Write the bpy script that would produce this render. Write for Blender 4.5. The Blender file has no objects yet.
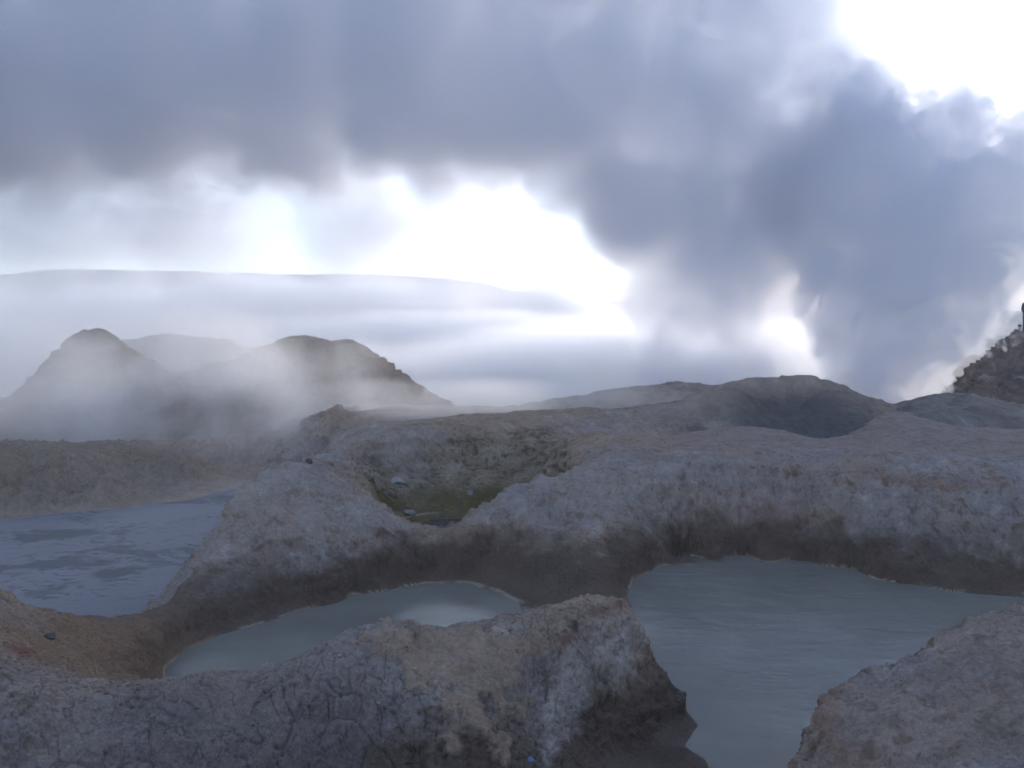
import bpy, bmesh, math, random
import numpy as np
from mathutils import Vector, noise as mnoise

random.seed(7)
rng = np.random.default_rng(11)
S = bpy.context.scene
C = S.collection
R = math.radians

# ------------------------------------------------------------------ camera, sky, sun, exposure
FPX, PITCH, CAMZ = 800.0, math.atan((384 - 330) / 800.0), 3.0
cd = bpy.data.cameras.new('camera')
cam = bpy.data.objects.new('camera', cd)
C.objects.link(cam)
cam.location = (0, 0, CAMZ)
cam.rotation_euler = (math.pi / 2 - PITCH, 0, 0)
cd.sensor_width = 36.0
cd.lens = 36.0 * FPX / 1024.0
cd.clip_start, cd.clip_end = 0.1, 20000
S.camera = cam

SUN_AZ, SUN_EL = R(25), R(8)          # azimuth measured from +Y towards +X
w = bpy.data.worlds.new('World')
S.world = w
w.use_nodes = True
nt = w.node_tree
sky = nt.nodes.new('ShaderNodeTexSky')
sky.sky_type = 'NISHITA'
sky.sun_disc = False
sky.sun_elevation = SUN_EL
sky.sun_rotation = SUN_AZ
sky.altitude = 3000
sky.air_density, sky.dust_density, sky.ozone_density = 1.0, 1.5, 1.0
nt.nodes['Background'].inputs['Strength'].default_value = 0.12
tint = nt.nodes.new('ShaderNodeMix'); tint.data_type = 'RGBA'; tint.blend_type = 'MULTIPLY'
tint.inputs[0].default_value = 1.0; tint.inputs[7].default_value = (1.07, .96, .97, 1)
nt.links.new(sky.outputs[0], tint.inputs[6]); nt.links.new(tint.outputs[2], nt.nodes['Background'].inputs[0])

sd = bpy.data.lights.new('sun', 'SUN')
sun = bpy.data.objects.new('sun', sd)
C.objects.link(sun)
sd.energy, sd.angle, sd.color = 1.5, R(12), (1.0, 0.9, 0.8)
sdir = Vector((math.sin(SUN_AZ) * math.cos(SUN_EL), math.cos(SUN_AZ) * math.cos(SUN_EL), math.sin(SUN_EL)))
sun.rotation_euler = sdir.to_track_quat('Z', 'Y').to_euler()
sun.location = (60, 90, 60)

S.view_settings.view_transform = 'Standard'
S.view_settings.look = 'None'
S.view_settings.exposure = 1.97
S.view_settings.gamma = 1.0

S.render.engine = 'CYCLES'
cy = S.cycles
cy.use_denoising = True
try:
    cy.denoiser = 'OPENIMAGEDENOISE'
except Exception:
    pass
cy.use_adaptive_sampling = True
cy.adaptive_threshold = 0.08
cy.adaptive_min_samples = 18
cy.max_bounces, cy.diffuse_bounces, cy.glossy_bounces, cy.transmission_bounces = 14, 2, 2, 2
cy.volume_bounces = 14
cy.time_limit = 650
cy.transparent_max_bounces = 8
cy.volume_max_steps = 256
cy.caustics_reflective = cy.caustics_refractive = False

# ------------------------------------------------------------------ numbers
FWD = np.array([0, math.cos(PITCH), -math.sin(PITCH)])
UP = np.array([0, math.sin(PITCH), math.cos(PITCH)])

def ray(px, py):
    return FWD * FPX + np.array([1.0, 0, 0]) * (px - 512) - UP * (py - 384)

def at(px, py, Y):                      # the point at forward distance Y along a sight line
    d = ray(px, py)
    return np.array([0, 0, CAMZ]) + d * (Y / d[1])

def onz(px, py, z):                     # the point at height z along a sight line
    d = ray(px, py)
    return np.array([0, 0, CAMZ]) + d * ((z - CAMZ) / d[2])

def plan(px, Y, z):                     # bearing, distance, height
    return np.array([(px - 512) / FPX * Y, Y, z])

perm = rng.permutation(256).astype(np.int64)
perm = np.concatenate([perm, perm, perm])
G3 = rng.normal(size=(256, 3))
G3 /= np.linalg.norm(G3, axis=1)[:, None]

def perlin(p):
    p = np.asarray(p, float)
    i = np.floor(p).astype(np.int64)
    f = p - i
    u = f * f * f * (f * (f * 6 - 15) + 10)
    i &= 255
    out = np.zeros(len(p))
    for dx in (0, 1):
        a = perm[i[:, 0] + dx]
        wx = u[:, 0] if dx else 1 - u[:, 0]
        for dy in (0, 1):
            b = perm[a + i[:, 1] + dy]
            wy = u[:, 1] if dy else 1 - u[:, 1]
            for dz in (0, 1):
                h = perm[b + i[:, 2] + dz]
                wz = u[:, 2] if dz else 1 - u[:, 2]
                g = G3[h]
                out += wx * wy * wz * (g[:, 0] * (f[:, 0] - dx) + g[:, 1] * (f[:, 1] - dy) + g[:, 2] * (f[:, 2] - dz))
    return out * 1.6

def fbm(p, scale, octv, gain=0.5, off=0.0):
    p = np.asarray(p, float) * scale + off
    s = np.zeros(len(p)); a = 1.0
    for _ in range(octv):
        s += a * perlin(p); p = p * 2.03 + 17.3; a *= gain
    return s

def ridged(p, scale, octv, gain=0.55, off=0.0):
    p = np.asarray(p, float) * scale + off
    s = np.zeros(len(p)); a = 1.0
    for _ in range(octv):
        s += a * (1 - 2.2 * np.abs(perlin(p))); p = p * 2.1 + 9.1; a *= gain
    return s

def worley(p, scale, off=0.0):
    p = np.asarray(p, float) * scale + off
    i = np.floor(p).astype(np.int64); f = p - i
    F1 = np.full(len(p), 9.0); F2 = np.full(len(p), 9.0)
    for dx in (-1, 0, 1):
        for dy in (-1, 0, 1):
            for dz in (-1, 0, 1):
                h = perm[perm[perm[(i[:, 0] + dx) & 255] + ((i[:, 1] + dy) & 255)] + ((i[:, 2] + dz) & 255)]
                q = G3[h] * 0.45 + 0.5 + np.array([dx, dy, dz])
                d = np.linalg.norm(q - f, axis=1)
                n = d < F1
                F2 = np.where(n, F1, np.minimum(F2, d)); F1 = np.where(n, d, F1)
    return F1, F2

def sstep(a, b, x):
    t = np.clip((x - a) / (b - a), 0, 1)
    return t * t * (3 - 2 * t)

def mix(a, b, t):
    return a * (1 - t[:, None]) + np.asarray(b) * t[:, None]

# ------------------------------------------------------------------ objects and labels
def tag(o, label=None, cat=None, group=None, kind=None):
    if label: o['label'] = label
    if cat: o['category'] = cat
    if group: o['group'] = group
    if kind: o['kind'] = kind
    return o

def mesh_obj(name, verts, quads, mat, cols=None, parent=None, smooth=True):
    me = bpy.data.meshes.new(name)
    verts = np.asarray(verts, np.float32); quads = np.asarray(quads, np.int32)
    n = quads.shape[1]
    me.vertices.add(len(verts)); me.vertices.foreach_set('co', verts.ravel())
    me.loops.add(quads.size); me.loops.foreach_set('vertex_index', quads.ravel())
    me.polygons.add(len(quads))
    me.polygons.foreach_set('loop_start', np.arange(0, quads.size, n, dtype=np.int32))
    me.polygons.foreach_set('use_smooth', np.full(len(quads), smooth))
    if cols is not None:
        a = me.color_attributes.new('soil', 'FLOAT_COLOR', 'POINT')
        c4 = np.ones((len(verts), 4), np.float32); c4[:, :cols.shape[1]] = cols
        a.data.foreach_set('color', c4.ravel())
    me.update(calc_edges=True); me.validate()
    me.materials.append(mat)
    o = bpy.data.objects.new(name, me)
    C.objects.link(o)
    if parent: o.parent = parent
    return o

def bm_obj(name, bm, mat, parent=None, smooth=True):
    me = bpy.data.meshes.new(name); bm.to_mesh(me); bm.free()
    for p in me.polygons: p.use_smooth = smooth
    me.materials.append(mat)
    o = bpy.data.objects.new(name, me); C.objects.link(o)
    if parent: o.parent = parent
    return o

# ------------------------------------------------------------------ materials
class NT:
    def __init__(s, m): s.t = m.node_tree; s.n = s.t.nodes; s.l = s.t.links
    def new(s, typ, **kw):
        n = s.n.new(typ)
        for k, v in kw.items():
            setattr(n, k, v)
        return n
    def math(s, op, a, b=None, c=None, clamp=False):
        n = s.new('ShaderNodeMath', operation=op, use_clamp=clamp)
        for i, x in enumerate((a, b, c)):
            if x is None: continue
            if isinstance(x, (int, float)): n.inputs[i].default_value = x
            else: s.l.new(x, n.inputs[i])
        return n.outputs[0]
    def vec(s, op, a, b=None, out=0):
        n = s.new('ShaderNodeVectorMath', operation=op)
        for i, x in enumerate((a, b)):
            if x is None: continue
            if isinstance(x, (tuple, list)): n.inputs[i].default_value = x
            elif isinstance(x, (int, float)): n.inputs[3].default_value = x
            else: s.l.new(x, n.inputs[i])
        return n.outputs[out]
    def scale(s, a, k):
        n = s.new('ShaderNodeVectorMath', operation='SCALE')
        s.l.new(a, n.inputs[0])
        if isinstance(k, (int, float)): n.inputs[3].default_value = k
        else: s.l.new(k, n.inputs[3])
        return n.outputs[0]
    def noise(s, v, scale, detail=2, rough=0.5, out='Fac', dist=0.0):
        n = s.new('ShaderNodeTexNoise')
        s.l.new(v, n.inputs['Vector'])
        n.inputs['Scale'].default_value = scale
        n.inputs['Detail'].default_value = detail
        n.inputs['Roughness'].default_value = rough
        n.inputs['Distortion'].default_value = dist
        return n.outputs[out]
    def rng(s, x, a, b, c=0.0, d=1.0, smooth=True):
        n = s.new('ShaderNodeMapRange')
        n.interpolation_type = 'SMOOTHSTEP' if smooth else 'LINEAR'
        s.l.new(x, n.inputs[0])
        for i, v in enumerate((a, b, c, d)): n.inputs[i + 1].default_value = v
        return n.outputs[0]
    def mixc(s, f, a, b, blend='MIX'):
        n = s.new('ShaderNodeMix', data_type='RGBA', blend_type=blend)
        for sock, x in ((n.inputs[0], f), (n.inputs[6], a), (n.inputs[7], b)):
            if isinstance(x, (int, float)): sock.default_value = x
            elif isinstance(x, (tuple, list)): sock.default_value = (*x, 1)
            else: s.l.new(x, sock)
        return n.outputs[2]

def new_mat(name):
    m = bpy.data.materials.new(name); m.use_nodes = True
    return m, NT(m), m.node_tree.nodes['Principled BSDF']

def soil_material(name, bump=1.0, tone=1.0, far=False):
    m, T, P = new_mat(name)
    at_ = T.new('ShaderNodeAttribute', attribute_name='soil')
    g = T.new('ShaderNodeNewGeometry').outputs['Position']
    col = at_.outputs['Color']
    wet = at_.outputs['Alpha']
    k = 0.25 if far else 1.0
    n1 = T.noise(g, 3.1 * k, 5, 0.62)
    n2 = T.noise(g, 26 * k, 5, 0.65)
    n3 = T.noise(g, 120 * k, 3, 0.6)
    f = T.math('ADD', T.rng(n1, .25, .75, .84, 1.14), T.rng(n2, .25, .75, -.2, .2))
    f = T.math('ADD', f, T.rng(n3, .25, .75, -.17, .17))
    vo = T.new('ShaderNodeTexVoronoi', feature='F1')
    T.l.new(g, vo.inputs['Vector']); vo.inputs['Scale'].default_value = 38 * k
    col = T.mixc(1.0, col, T.vec('MULTIPLY', T.scale(T.vec('ADD', (0, 0, 0), (1, 1, 1)), T.math('MULTIPLY', f, tone)), (1, 1, 1)), 'MULTIPLY')
    T.l.new(col, P.inputs['Base Color'])
    T.l.new(T.rng(wet, 0, 1, .5, .93), P.inputs['Roughness'])
    P.inputs['Specular IOR Level'].default_value = 0.3
    h = T.math('ADD', T.math('MULTIPLY', n2, 0.6), T.math('MULTIPLY', n3, 0.28))
    h = T.math('ADD', h, T.math('MULTIPLY', vo.outputs['Distance'], -0.35))
    b = T.new('ShaderNodeBump'); b.inputs['Strength'].default_value = 0.75 * bump
    b.inputs['Distance'].default_value = 0.045 / k
    T.l.new(h, b.inputs['Height']); T.l.new(b.outputs[0], P.inputs['Normal'])
    return m

M_soil = soil_material('crusted_mud')
M_soil_far = soil_material('weathered_mud', 1.0, 1.0, True)

# ------------------------------------------------------------------ relief from survey lines
def dense(pts, step):
    out = []
    for a, b in zip(pts[:-1], pts[1:]):
        ua, ub = np.array([math.atan2(a[0], a[1]), math.log(math.hypot(a[0], a[1]))]), np.array([math.atan2(b[0], b[1]), math.log(math.hypot(b[0], b[1]))])
        n = max(1, int(np.linalg.norm(ub - ua) / step))
        for k in range(n): out.append(a + (b - a) * k / n)
    out.append(pts[-1])
    return out

class Relief:
    def __init__(s, beta=1.35, reg=1e-4):
        s.p = []; s.beta = beta; s.reg = reg
    def line(s, *pts, step=0.035): s.p += dense([np.asarray(q, float) for q in pts], step)
    def pts(s, *pts): s.p += [np.asarray(q, float) for q in pts]
    def solve(s):
        P = np.array(s.p)
        U = np.c_[np.arctan2(P[:, 0], P[:, 1]), np.log(np.hypot(P[:, 0], P[:, 1]))]
        key = np.round(U / 0.006).astype(int)
        _, keep = np.unique(key, axis=0, return_index=True)
        P, U = P[keep], U[keep]
        n = len(P)
        D = np.linalg.norm(U[:, None] - U[None], axis=2)
        A = np.zeros((n + 3, n + 3))
        A[:n, :n] = -D ** s.beta + s.reg * -np.eye(n) * -1
        A[:n, n] = 1; A[:n, n + 1:] = U
        A[n, :n] = 1; A[n + 1:, :n] = U.T
        s.w = np.linalg.solve(A, np.r_[P[:, 2], 0, 0, 0]); s.U = U
    def __call__(s, th, lr):
        q = np.c_[th, lr]; out = np.zeros(len(q)); n = len(s.U)
        for a in range(0, len(q), 20000):
            b = q[a:a + 20000]
            d2 = ((b[:, None, :] - s.U[None]) ** 2).sum(2)
            out[a:a + 20000] = -(d2 ** (s.beta / 2)) @ s.w[:n] + s.w[n] + b @ s.w[n + 1:]
        return out

def bilinear(th0, lr0, Z, th, lr):
    i = np.clip(np.searchsorted(th0, th) - 1, 0, len(th0) - 2); j = np.clip(np.searchsorted(lr0, lr) - 1, 0, len(lr0) - 2)
    a = ((th - th0[i]) / (th0[i + 1] - th0[i]))[:, None]; b = ((lr - lr0[j]) / (lr0[j + 1] - lr0[j]))[None]
    Zi = Z[i] * (1 - a) + Z[i + 1] * a
    return Zi[:, j] * (1 - b) + Zi[:, j + 1] * b

def grid_faces(n, m, closed=False):
    i = np.arange(n if closed else n - 1)[:, None]; j = np.arange(m - 1)[None]
    a = i * m + j; i2 = (i + 1) % n; b = i2 * m + j
    return np.stack([a, a + 1, b + 1, b], -1).reshape(-1, 4)

def normals(V, n, m):
    G = V.reshape(n, m, 3)
    N = np.cross(np.gradient(G, axis=0), np.gradient(G, axis=1)).reshape(-1, 3)
    N /= np.linalg.norm(N, axis=1)[:, None] + 1e-12
    N[N[:, 2] < 0] *= -1
    return N

# ------------------------------------------------------------------ the ground
E = Relief()
L = E.line
WZ = 0.0
# right pool: far shore, left shore under the foreground bank, near shore
shoreR = [onz(x, y, WZ) for x, y in ((632, 606), (629, 590), (634, 578), (655, 567), (700, 562), (760, 562), (800, 567), (850, 578), (900, 592), (950, 601), (1010, 604), (1080, 612), (1160, 640), (1210, 700))]
L(*shoreR)
shoreR2 = [onz(632, 606, WZ), plan(638, 7.9, 0), plan(652, 7.0, 0), plan(690, 6.15, 0), onz(713, 745, 0), plan(715, 5.3, 0), plan(700, 4.9, 0), plan(705, 4.4, 0), plan(765, 4.2, 0), plan(785, 4.75, 0), plan(820, 5.3, 0), plan(900, 5.85, 0), plan(1000, 6.25, 0), plan(1100, 6.55, 0), onz(1210, 700, 0)]
L(*shoreR2)
E.pts(*[plan(x, y, -.45) for x, y in ((720, 9), (820, 9), (720, 7.5), (850, 7.5), (980, 7.6), (780, 6.2), (900, 6.8), (745, 5), (1080, 7.4))])
# middle pool
shoreM = [onz(x, y, WZ) for x, y in ((155, 690), (165, 668), (185, 650), (220, 635), (270, 621), (310, 608), (350, 595), (400, 587), (440, 584), (480, 588), (505, 597), (521, 609))]
L(*shoreM)
L(onz(155, 690, 0), plan(180, 6.45, 0), plan(300, 6.35, 0), plan(390, 6.6, 0), plan(480, 7.2, 0), plan(520, 7.8, 0), onz(521, 609, 0))
E.pts(*[plan(x, y, -.35) for x, y in ((240, 7.2), (320, 7.4), (400, 8), (450, 8.3), (300, 6.9))])
# foreground bank: crest, cracked face, pale nose
crest = [at(-300, 690, 4.5), at(-100, 684, 4.6), at(0, 682, 4.75), at(60, 688, 4.9), at(140, 693, 5.0), at(200, 689, 5.1), at(260, 676, 5.25), at(310, 657, 5.45), at(350, 637, 5.7), at(390, 624, 5.9), at(430, 626, 5.95), at(480, 634, 5.9), at(520, 624, 6.0), at(570, 613, 6.1), at(618, 601, 6.2)]
L(*crest)
L(at(614, 601, 6.2), at(628, 612, 6.2), at(640, 640, 6.1), at(650, 668, 6.0), at(676, 708, 5.9), at(700, 735, 5.82), at(716, 748, 5.76))
L(at(375, 655, 5.5), at(440, 705, 5.1), at(500, 762, 4.85), plan(540, 4.55, .2))
L(at(545, 680, 5.65), at(540, 730, 5.25), plan(560, 4.8, .25))
L(at(620, 640, 6.0), at(612, 690, 5.72), at(610, 740, 5.4), at(612, 772, 5.12), plan(625, 4.75, 0))
L(at(655, 680, 5.98), at(660, 720, 5.72), at(660, 765, 5.35), plan(665, 5.0, 0.02))
E.pts(at(690, 735, 5.74), at(697, 755, 5.56), at(704, 742, 5.75), plan(690, 5.42, .08))
for x, Y in ((-300, 4.1), (0, 4.3), (100, 4.45), (200, 4.62), (300, 4.75), (380, 4.82), (450, 4.8)):
    E.pts(at(x, 768, Y))
for x, Y, z in ((-300, 3.2, .9), (0, 3.3, .62), (200, 3.5, .5), (400, 3.6, .42), (600, 3.8, .3), (750, 3.5, .45), (950, 3.0, .9), (1200, 3, 1.1)):
    E.pts(plan(x, Y, z))
for x in range(-1800, 2900, 500):
    E.pts(plan(x, 2.2, 1.3)); E.pts(plan(x, 1.4, 1.38))
# right foreground mound
L(plan(775, 4.1, .25), at(800, 766, 4.3), at(815, 735, 4.4), at(842, 707, 4.5), at(880, 680, 4.55), at(930, 650, 4.65), at(975, 626, 4.78), at(1024, 604, 4.95), at(1100, 580, 5.1), at(1250, 560, 5.4))
E.pts(at(880, 768, 3.85), at(960, 768, 3.6), at(1040, 768, 3.45), at(960, 700, 4.15), at(1024, 680, 4.2), at(870, 720, 4.2), at(1024, 640, 4.6), at(1150, 700, 4.2), at(900, 690, 4.4))
E.pts(plan(835, 4.95, .5), plan(900, 5.2, .55), plan(1000, 5.55, .6), plan(1100, 5.8, .6))
# left bank and the bowl running down to the middle pool
L(at(-160, 560, 6.2), at(-60, 580, 6.4), at(0, 595, 6.6), at(50, 612, 6.9), at(90, 616, 7.3), at(125, 615, 7.6), at(155, 608, 7.9))
E.pts(at(0, 640, 5.7), at(60, 660, 5.7), at(100, 650, 6.3), at(90, 686, 5.45), at(120, 680, 6.0), at(140, 660, 6.6), at(150, 640, 7.0), at(180, 625, 7.5), at(40, 630, 6.3), at(-100, 640, 5.6), at(20, 676, 5.1))
# rim mound left of the crater
L(at(155, 608, 7.9), at(172, 585, 8.3), at(200, 545, 8.9), at(225, 515, 9.4), at(250, 490, 9.8), at(275, 468, 10.3), at(298, 458, 10.7), at(320, 460, 11.2), at(332, 452, 12.6))
E.pts(at(200, 580, 8.2), at(250, 560, 8.7), at(300, 552, 8.85), at(370, 545, 9.3), at(250, 592, 8.25), at(330, 572, 8.8), at(400, 562, 9.35),
      at(300, 500, 9.6), at(250, 525, 9.1), at(350, 515, 9.6), at(340, 478, 10.7), at(300, 585, 8.6), at(360, 575, 9.05), at(190, 610, 7.75))
# near rim of the crater
rim = [at(338, 462, 12.2), at(352, 474, 11.3), at(366, 490, 10.8), at(372, 506, 10.4), at(400, 518, 10.2), at(430, 527, 10.1), at(465, 520, 10.15), at(490, 506, 10.3), at(515, 487, 10.7), at(545, 478, 11.0), at(575, 470, 11.4), at(592, 459, 12.0), at(584, 445, 13.2), at(578, 436, 14.0), at(600, 432, 14.6)]
L(*rim)
L(plan(360, 12.3, .35), plan(385, 11.3, .15), plan(410, 10.95, -.1), plan(430, 10.75, -.2), plan(470, 10.85, -.2), plan(500, 11.2, .0), plan(530, 11.7, .2), plan(570, 12.4, .5))
E.pts(plan(430, 11.6, -.3), plan(460, 11.6, -.3), plan(400, 11.7, -.1), plan(500, 12.1, -.2), plan(430, 12.4, -.2), plan(480, 12.6, -.2))
E.pts(at(385, 497, 12.9), at(430, 503, 13.2), at(470, 503, 13.3), at(400, 480, 13.9), at(450, 485, 13.9), at(505, 488, 13.6), at(545, 468, 14.2), at(540, 452, 14.9), at(560, 440, 15.2), at(520, 450, 14.9))
L(at(335, 470, 13.6), at(370, 464, 14.4), at(420, 462, 14.6), at(470, 460, 14.7), at(510, 458, 14.7))
L(at(332, 452, 13.8), at(345, 444, 14.3), at(380, 438, 14.7), at(420, 431, 15.0), at(450, 425, 15.4), at(500, 421, 16.0), at(560, 419, 17), at(600, 417, 17.4), at(640, 412, 18))
E.pts(at(440, 552, 9.7), at(500, 548, 9.8), at(550, 520, 10.25), at(600, 560, 9.3), at(550, 592, 8.8), at(580, 605, 8.5), at(600, 500, 10.5), at(550, 560, 9.4), at(620, 530, 9.9), plan(570, 7.9, .1), plan(600, 7.6, .12))
E.pts(at(420, 570, 9.5), at(470, 572, 9.55), at(520, 580, 9.2))
# right rim: brow, wall, plateau, back edge
L(at(560, 488, 10.75), at(600, 486, 10.85), at(640, 480, 10.95), at(680, 472, 11.1), at(740, 469, 11.15), at(820, 471, 11.0), at(900, 476, 10.5), at(1024, 487, 10.1), at(1150, 500, 9.6), at(1300, 520, 9.2))
L(at(645, 530, 10.3), at(700, 520, 10.75), at(800, 522, 10.6), at(900, 538, 9.85), at(1000, 550, 9.45), at(1120, 575, 9.0))
L(at(650, 556, 10.05), at(720, 551, 10.45), at(800, 556, 10.25), at(860, 572, 9.75), at(900, 583, 9.3), at(950, 592, 9.0), at(1000, 595, 8.92))
E.pts(*[onz(x, y + 14, -.25) for x, y in ((680, 562), (740, 562), (800, 567), (850, 578), (900, 592), (950, 601), (1005, 606))])
L(at(600, 432, 14.6), at(640, 440, 14.2), at(690, 433, 15.0), at(730, 429, 15.3), at(765, 429, 15.3), at(800, 438, 14.8), at(850, 437, 15.0), at(872, 424, 15.7), at(892, 409, 16.4), at(910, 419, 16.2), at(940, 429, 15.8), at(1024, 431, 15.8), at(1200, 430, 15.8), at(1400, 430, 15.8))
E.pts(at(640, 458, 12.5), at(720, 450, 13.0), at(820, 453, 13.0), at(920, 452, 12.9), at(1024, 455, 12.8))
L(plan(640, 16.0, .6), plan(720, 16.6, .3), plan(800, 16.4, 0), plan(860, 16.8, .1), plan(920, 18.0, .6), plan(1030, 17.9, .6), plan(1200, 18.2, .6))
# lavender pool
LZ = -0.5
L(*[onz(x, y, LZ) for x, y in ((-300, 535), (-120, 528), (0, 521), (60, 513), (130, 508), (190, 500), (235, 490), (255, 484))])
L(onz(255, 484, LZ), plan(262, 15, LZ), plan(250, 12.6, LZ), plan(225, 10.9, LZ), plan(190, 9.6, LZ), plan(150, 8.9, LZ), plan(90, 8.4, LZ), plan(0, 8.0, LZ), plan(-150, 7.6, LZ), plan(-320, 7.8, LZ), onz(-300, 535, LZ))
E.pts(*[plan(x, y, LZ - .35) for x, y in ((30, 11), (100, 11), (150, 12), (200, 14), (60, 13), (-80, 11), (-150, 9.5))])
L(at(-200, 500, 15.2), at(0, 500, 15.4), at(60, 492, 15.9), at(140, 486, 17.0), at(200, 480, 18.2), at(250, 472, 19.2))
L(at(-200, 470, 16.2), at(0, 470, 16.3), at(60, 470, 16.8), at(140, 468, 18.2), at(200, 466, 19.5), at(265, 462, 20.6))
L(at(-200, 457, 17.4), at(0, 457, 17.6), at(100, 456, 19), at(200, 454, 20.6), at(280, 450, 22))
L(at(-200, 453, 22), at(0, 452, 22.5), at(100, 450, 24), at(200, 446, 25), at(300, 438, 27))
E.pts(plan(310, 15.5, .0), plan(300, 18, -.3))
# beyond
for x in range(330, 1500, 110): E.pts(plan(x, 21, .75), plan(x, 26, .5))
for x in range(-400, 1500, 200): E.pts(plan(x, 38, -.9), plan(x, 60, -1.8), plan(x, 150, -3.2), plan(x, 400, -4.5))
for a in range(-170, 181, 20):
    if abs(a) > 62:
        for r_, z_ in ((1.3, 1.38), (4, 1.3), (12, 1.0), (40, .3), (150, -1), (400, -4)):
            E.pts(np.array([math.sin(R(a)) * r_, math.cos(R(a)) * r_, z_]))
E.solve()

def theta_rows(dense_half, n_dense, n_rest):
    a = np.linspace(-R(dense_half), R(dense_half), n_dense)
    b = np.linspace(R(dense_half), 2 * math.pi - R(dense_half), n_rest + 2)[1:-1]
    return np.r_[a, b]

th = theta_rows(42, 1250, 70)
lr = np.r_[np.linspace(math.log(.4), math.log(3.2), 40)[:-1], np.linspace(math.log(3.2), math.log(28), 1000)[:-1], np.linspace(math.log(28), math.log(3500), 130)]
thw = np.where(th > math.pi, th - 2 * math.pi, th)
order = np.argsort(thw); thw = thw[order]
thc = np.unique(np.r_[np.linspace(-R(43), R(43), 760), thw[np.abs(thw) > R(42)], -math.pi, math.pi])
lrc = np.r_[np.linspace(math.log(.4), math.log(3.1), 20)[:-1], np.linspace(math.log(3.1), math.log(30), 680)[:-1], np.linspace(math.log(30), math.log(3500), 40)]
TT, RR = np.meshgrid(thc, lrc, indexing='ij')
Zc = E(TT.ravel(), RR.ravel()).reshape(TT.shape)
Zc = np.where(RR > math.log(600), -5.0, Zc)
nT, nR = len(thw), len(lr)
Z = bilinear(thc, lrc, Zc, thw, lr)
rr = np.exp(lr)[None]
X = np.sin(thw)[:, None] * rr; Y = np.cos(thw)[:, None] * rr
V = np.stack([X, Y, Z], -1).reshape(-1, 3)
N = normals(V, nT, nR)

def local(P):                             # level of the nearest pool
    lav = (P[:, 0] < np.interp(P[:, 1], [6.6, 7.9, 10.7, 14], [-4.2, -3.53, -2.86, -2.6])) & (P[:, 1] > 6.6)
    return np.where(lav, LZ, WZ)

def blob(P, c, r):
    return np.exp(-((P - c) ** 2).sum(1) / (r * r))

def relief_detail(P, N, amp=1.0, fine=True):
    near = sstep(40, 12, P[:, 1])
    steep = 1 - sstep(.72, .97, N[:, 2])
    d = 0.05 * fbm(P, 1.3, 3) + 0.018 * fbm(P, 5, 3, .55) * near
    Ps = P * np.array([1, 1, .28])            # flutes on the steeper walls
    d += steep * 0.055 * fbm(Ps, 3.7, 4, .55, 5) + steep * .008 * ridged(Ps, 8, 2, .5, 55) * near
    d += (0.008 + .010 * steep) * ridged(P, 8, 3, .6, 3) * near
    d += (0.006 + .003 * steep) * fbm(P, 30, 2, .6, 8) * near
    d += .05 * steep * ridged(P * np.array([1, 1, .6]), 2.6, 3, .55, 13) * sstep(8, 10, P[:, 1])
    return d * amp

def strata(P, k=1.0):                          # ledges where harder layers stand out of the walls
    w_ = P[:, 2] * 9 + 1.2 * fbm(P * np.array([1, 1, .2]), .8, 3)
    return perlin(np.c_[w_ * 1.0, P[:, 0] * .25, P[:, 1] * .25])

VT = np.c_[np.repeat(thw, nR), np.tile(lr, nT)]
def inside(q, poly, soft):
    ins = np.zeros(len(q), bool); dist = np.full(len(q), 9.0)
    for a_, b_ in zip(poly, np.roll(poly, -1, 0)):
        c_ = (a_[1] > q[:, 1]) != (b_[1] > q[:, 1])
        ins ^= c_ & (q[:, 0] < (b_[0] - a_[0]) * (q[:, 1] - a_[1]) / (b_[1] - a_[1] + 1e-12) + a_[0])
        e_ = b_ - a_; t_ = np.clip(((q - a_) @ e_) / (e_ @ e_), 0, 1)
        dist = np.minimum(dist, np.linalg.norm(q - a_ - t_[:, None] * e_, axis=1))
    return ins * sstep(0, soft, dist)
def hit(px, py):                          # where a sight line meets the mud
    d = ray(px, py); d = d / d[1]
    Ys = np.linspace(3.0, 40, 6000)
    P = np.array([0, 0, CAMZ]) + Ys[:, None] * d
    i_ = np.argmax(P[:, 2] < E(np.arctan2(P[:, 0], P[:, 1]), np.log(np.hypot(P[:, 0], P[:, 1]))))
    return P[i_]


def polymask(pts, soft, jit_=.012):
    q = np.array([hit(*p_) for p_ in pts]); pl = np.c_[np.arctan2(q[:, 0], q[:, 1]), np.log(np.hypot(q[:, 0], q[:, 1]))]
    lo, hi = pl.min(0) - .03, pl.max(0) + .03
    m_ = ((VT >= lo) & (VT <= hi)).all(1)
    jit = jit_ * np.c_[fbm(V[m_], 5, 4, .6), fbm(V[m_], 5, 4, .6, 40)]
    t = np.zeros(len(V)); t[m_] = inside(VT[m_] + jit, pl, soft)
    return t
tan_m = polymask([(345, 642), (390, 626), (440, 630), (480, 637), (520, 628), (575, 616), (555, 650), (530, 690), (505, 720), (530, 768), (500, 790), (465, 745), (430, 700), (375, 660)], .022, .035)
pale_m = polymask([(525, 705), (555, 655), (585, 622), (618, 604), (640, 625), (655, 665), (640, 690), (600, 705), (575, 735), (560, 768), (540, 768)], .025)
nose_dark_m = polymask([(600, 715), (640, 695), (668, 685), (708, 745), (706, 775), (610, 780), (585, 768)], .014)  # darker brown patch low on the nose

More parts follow.
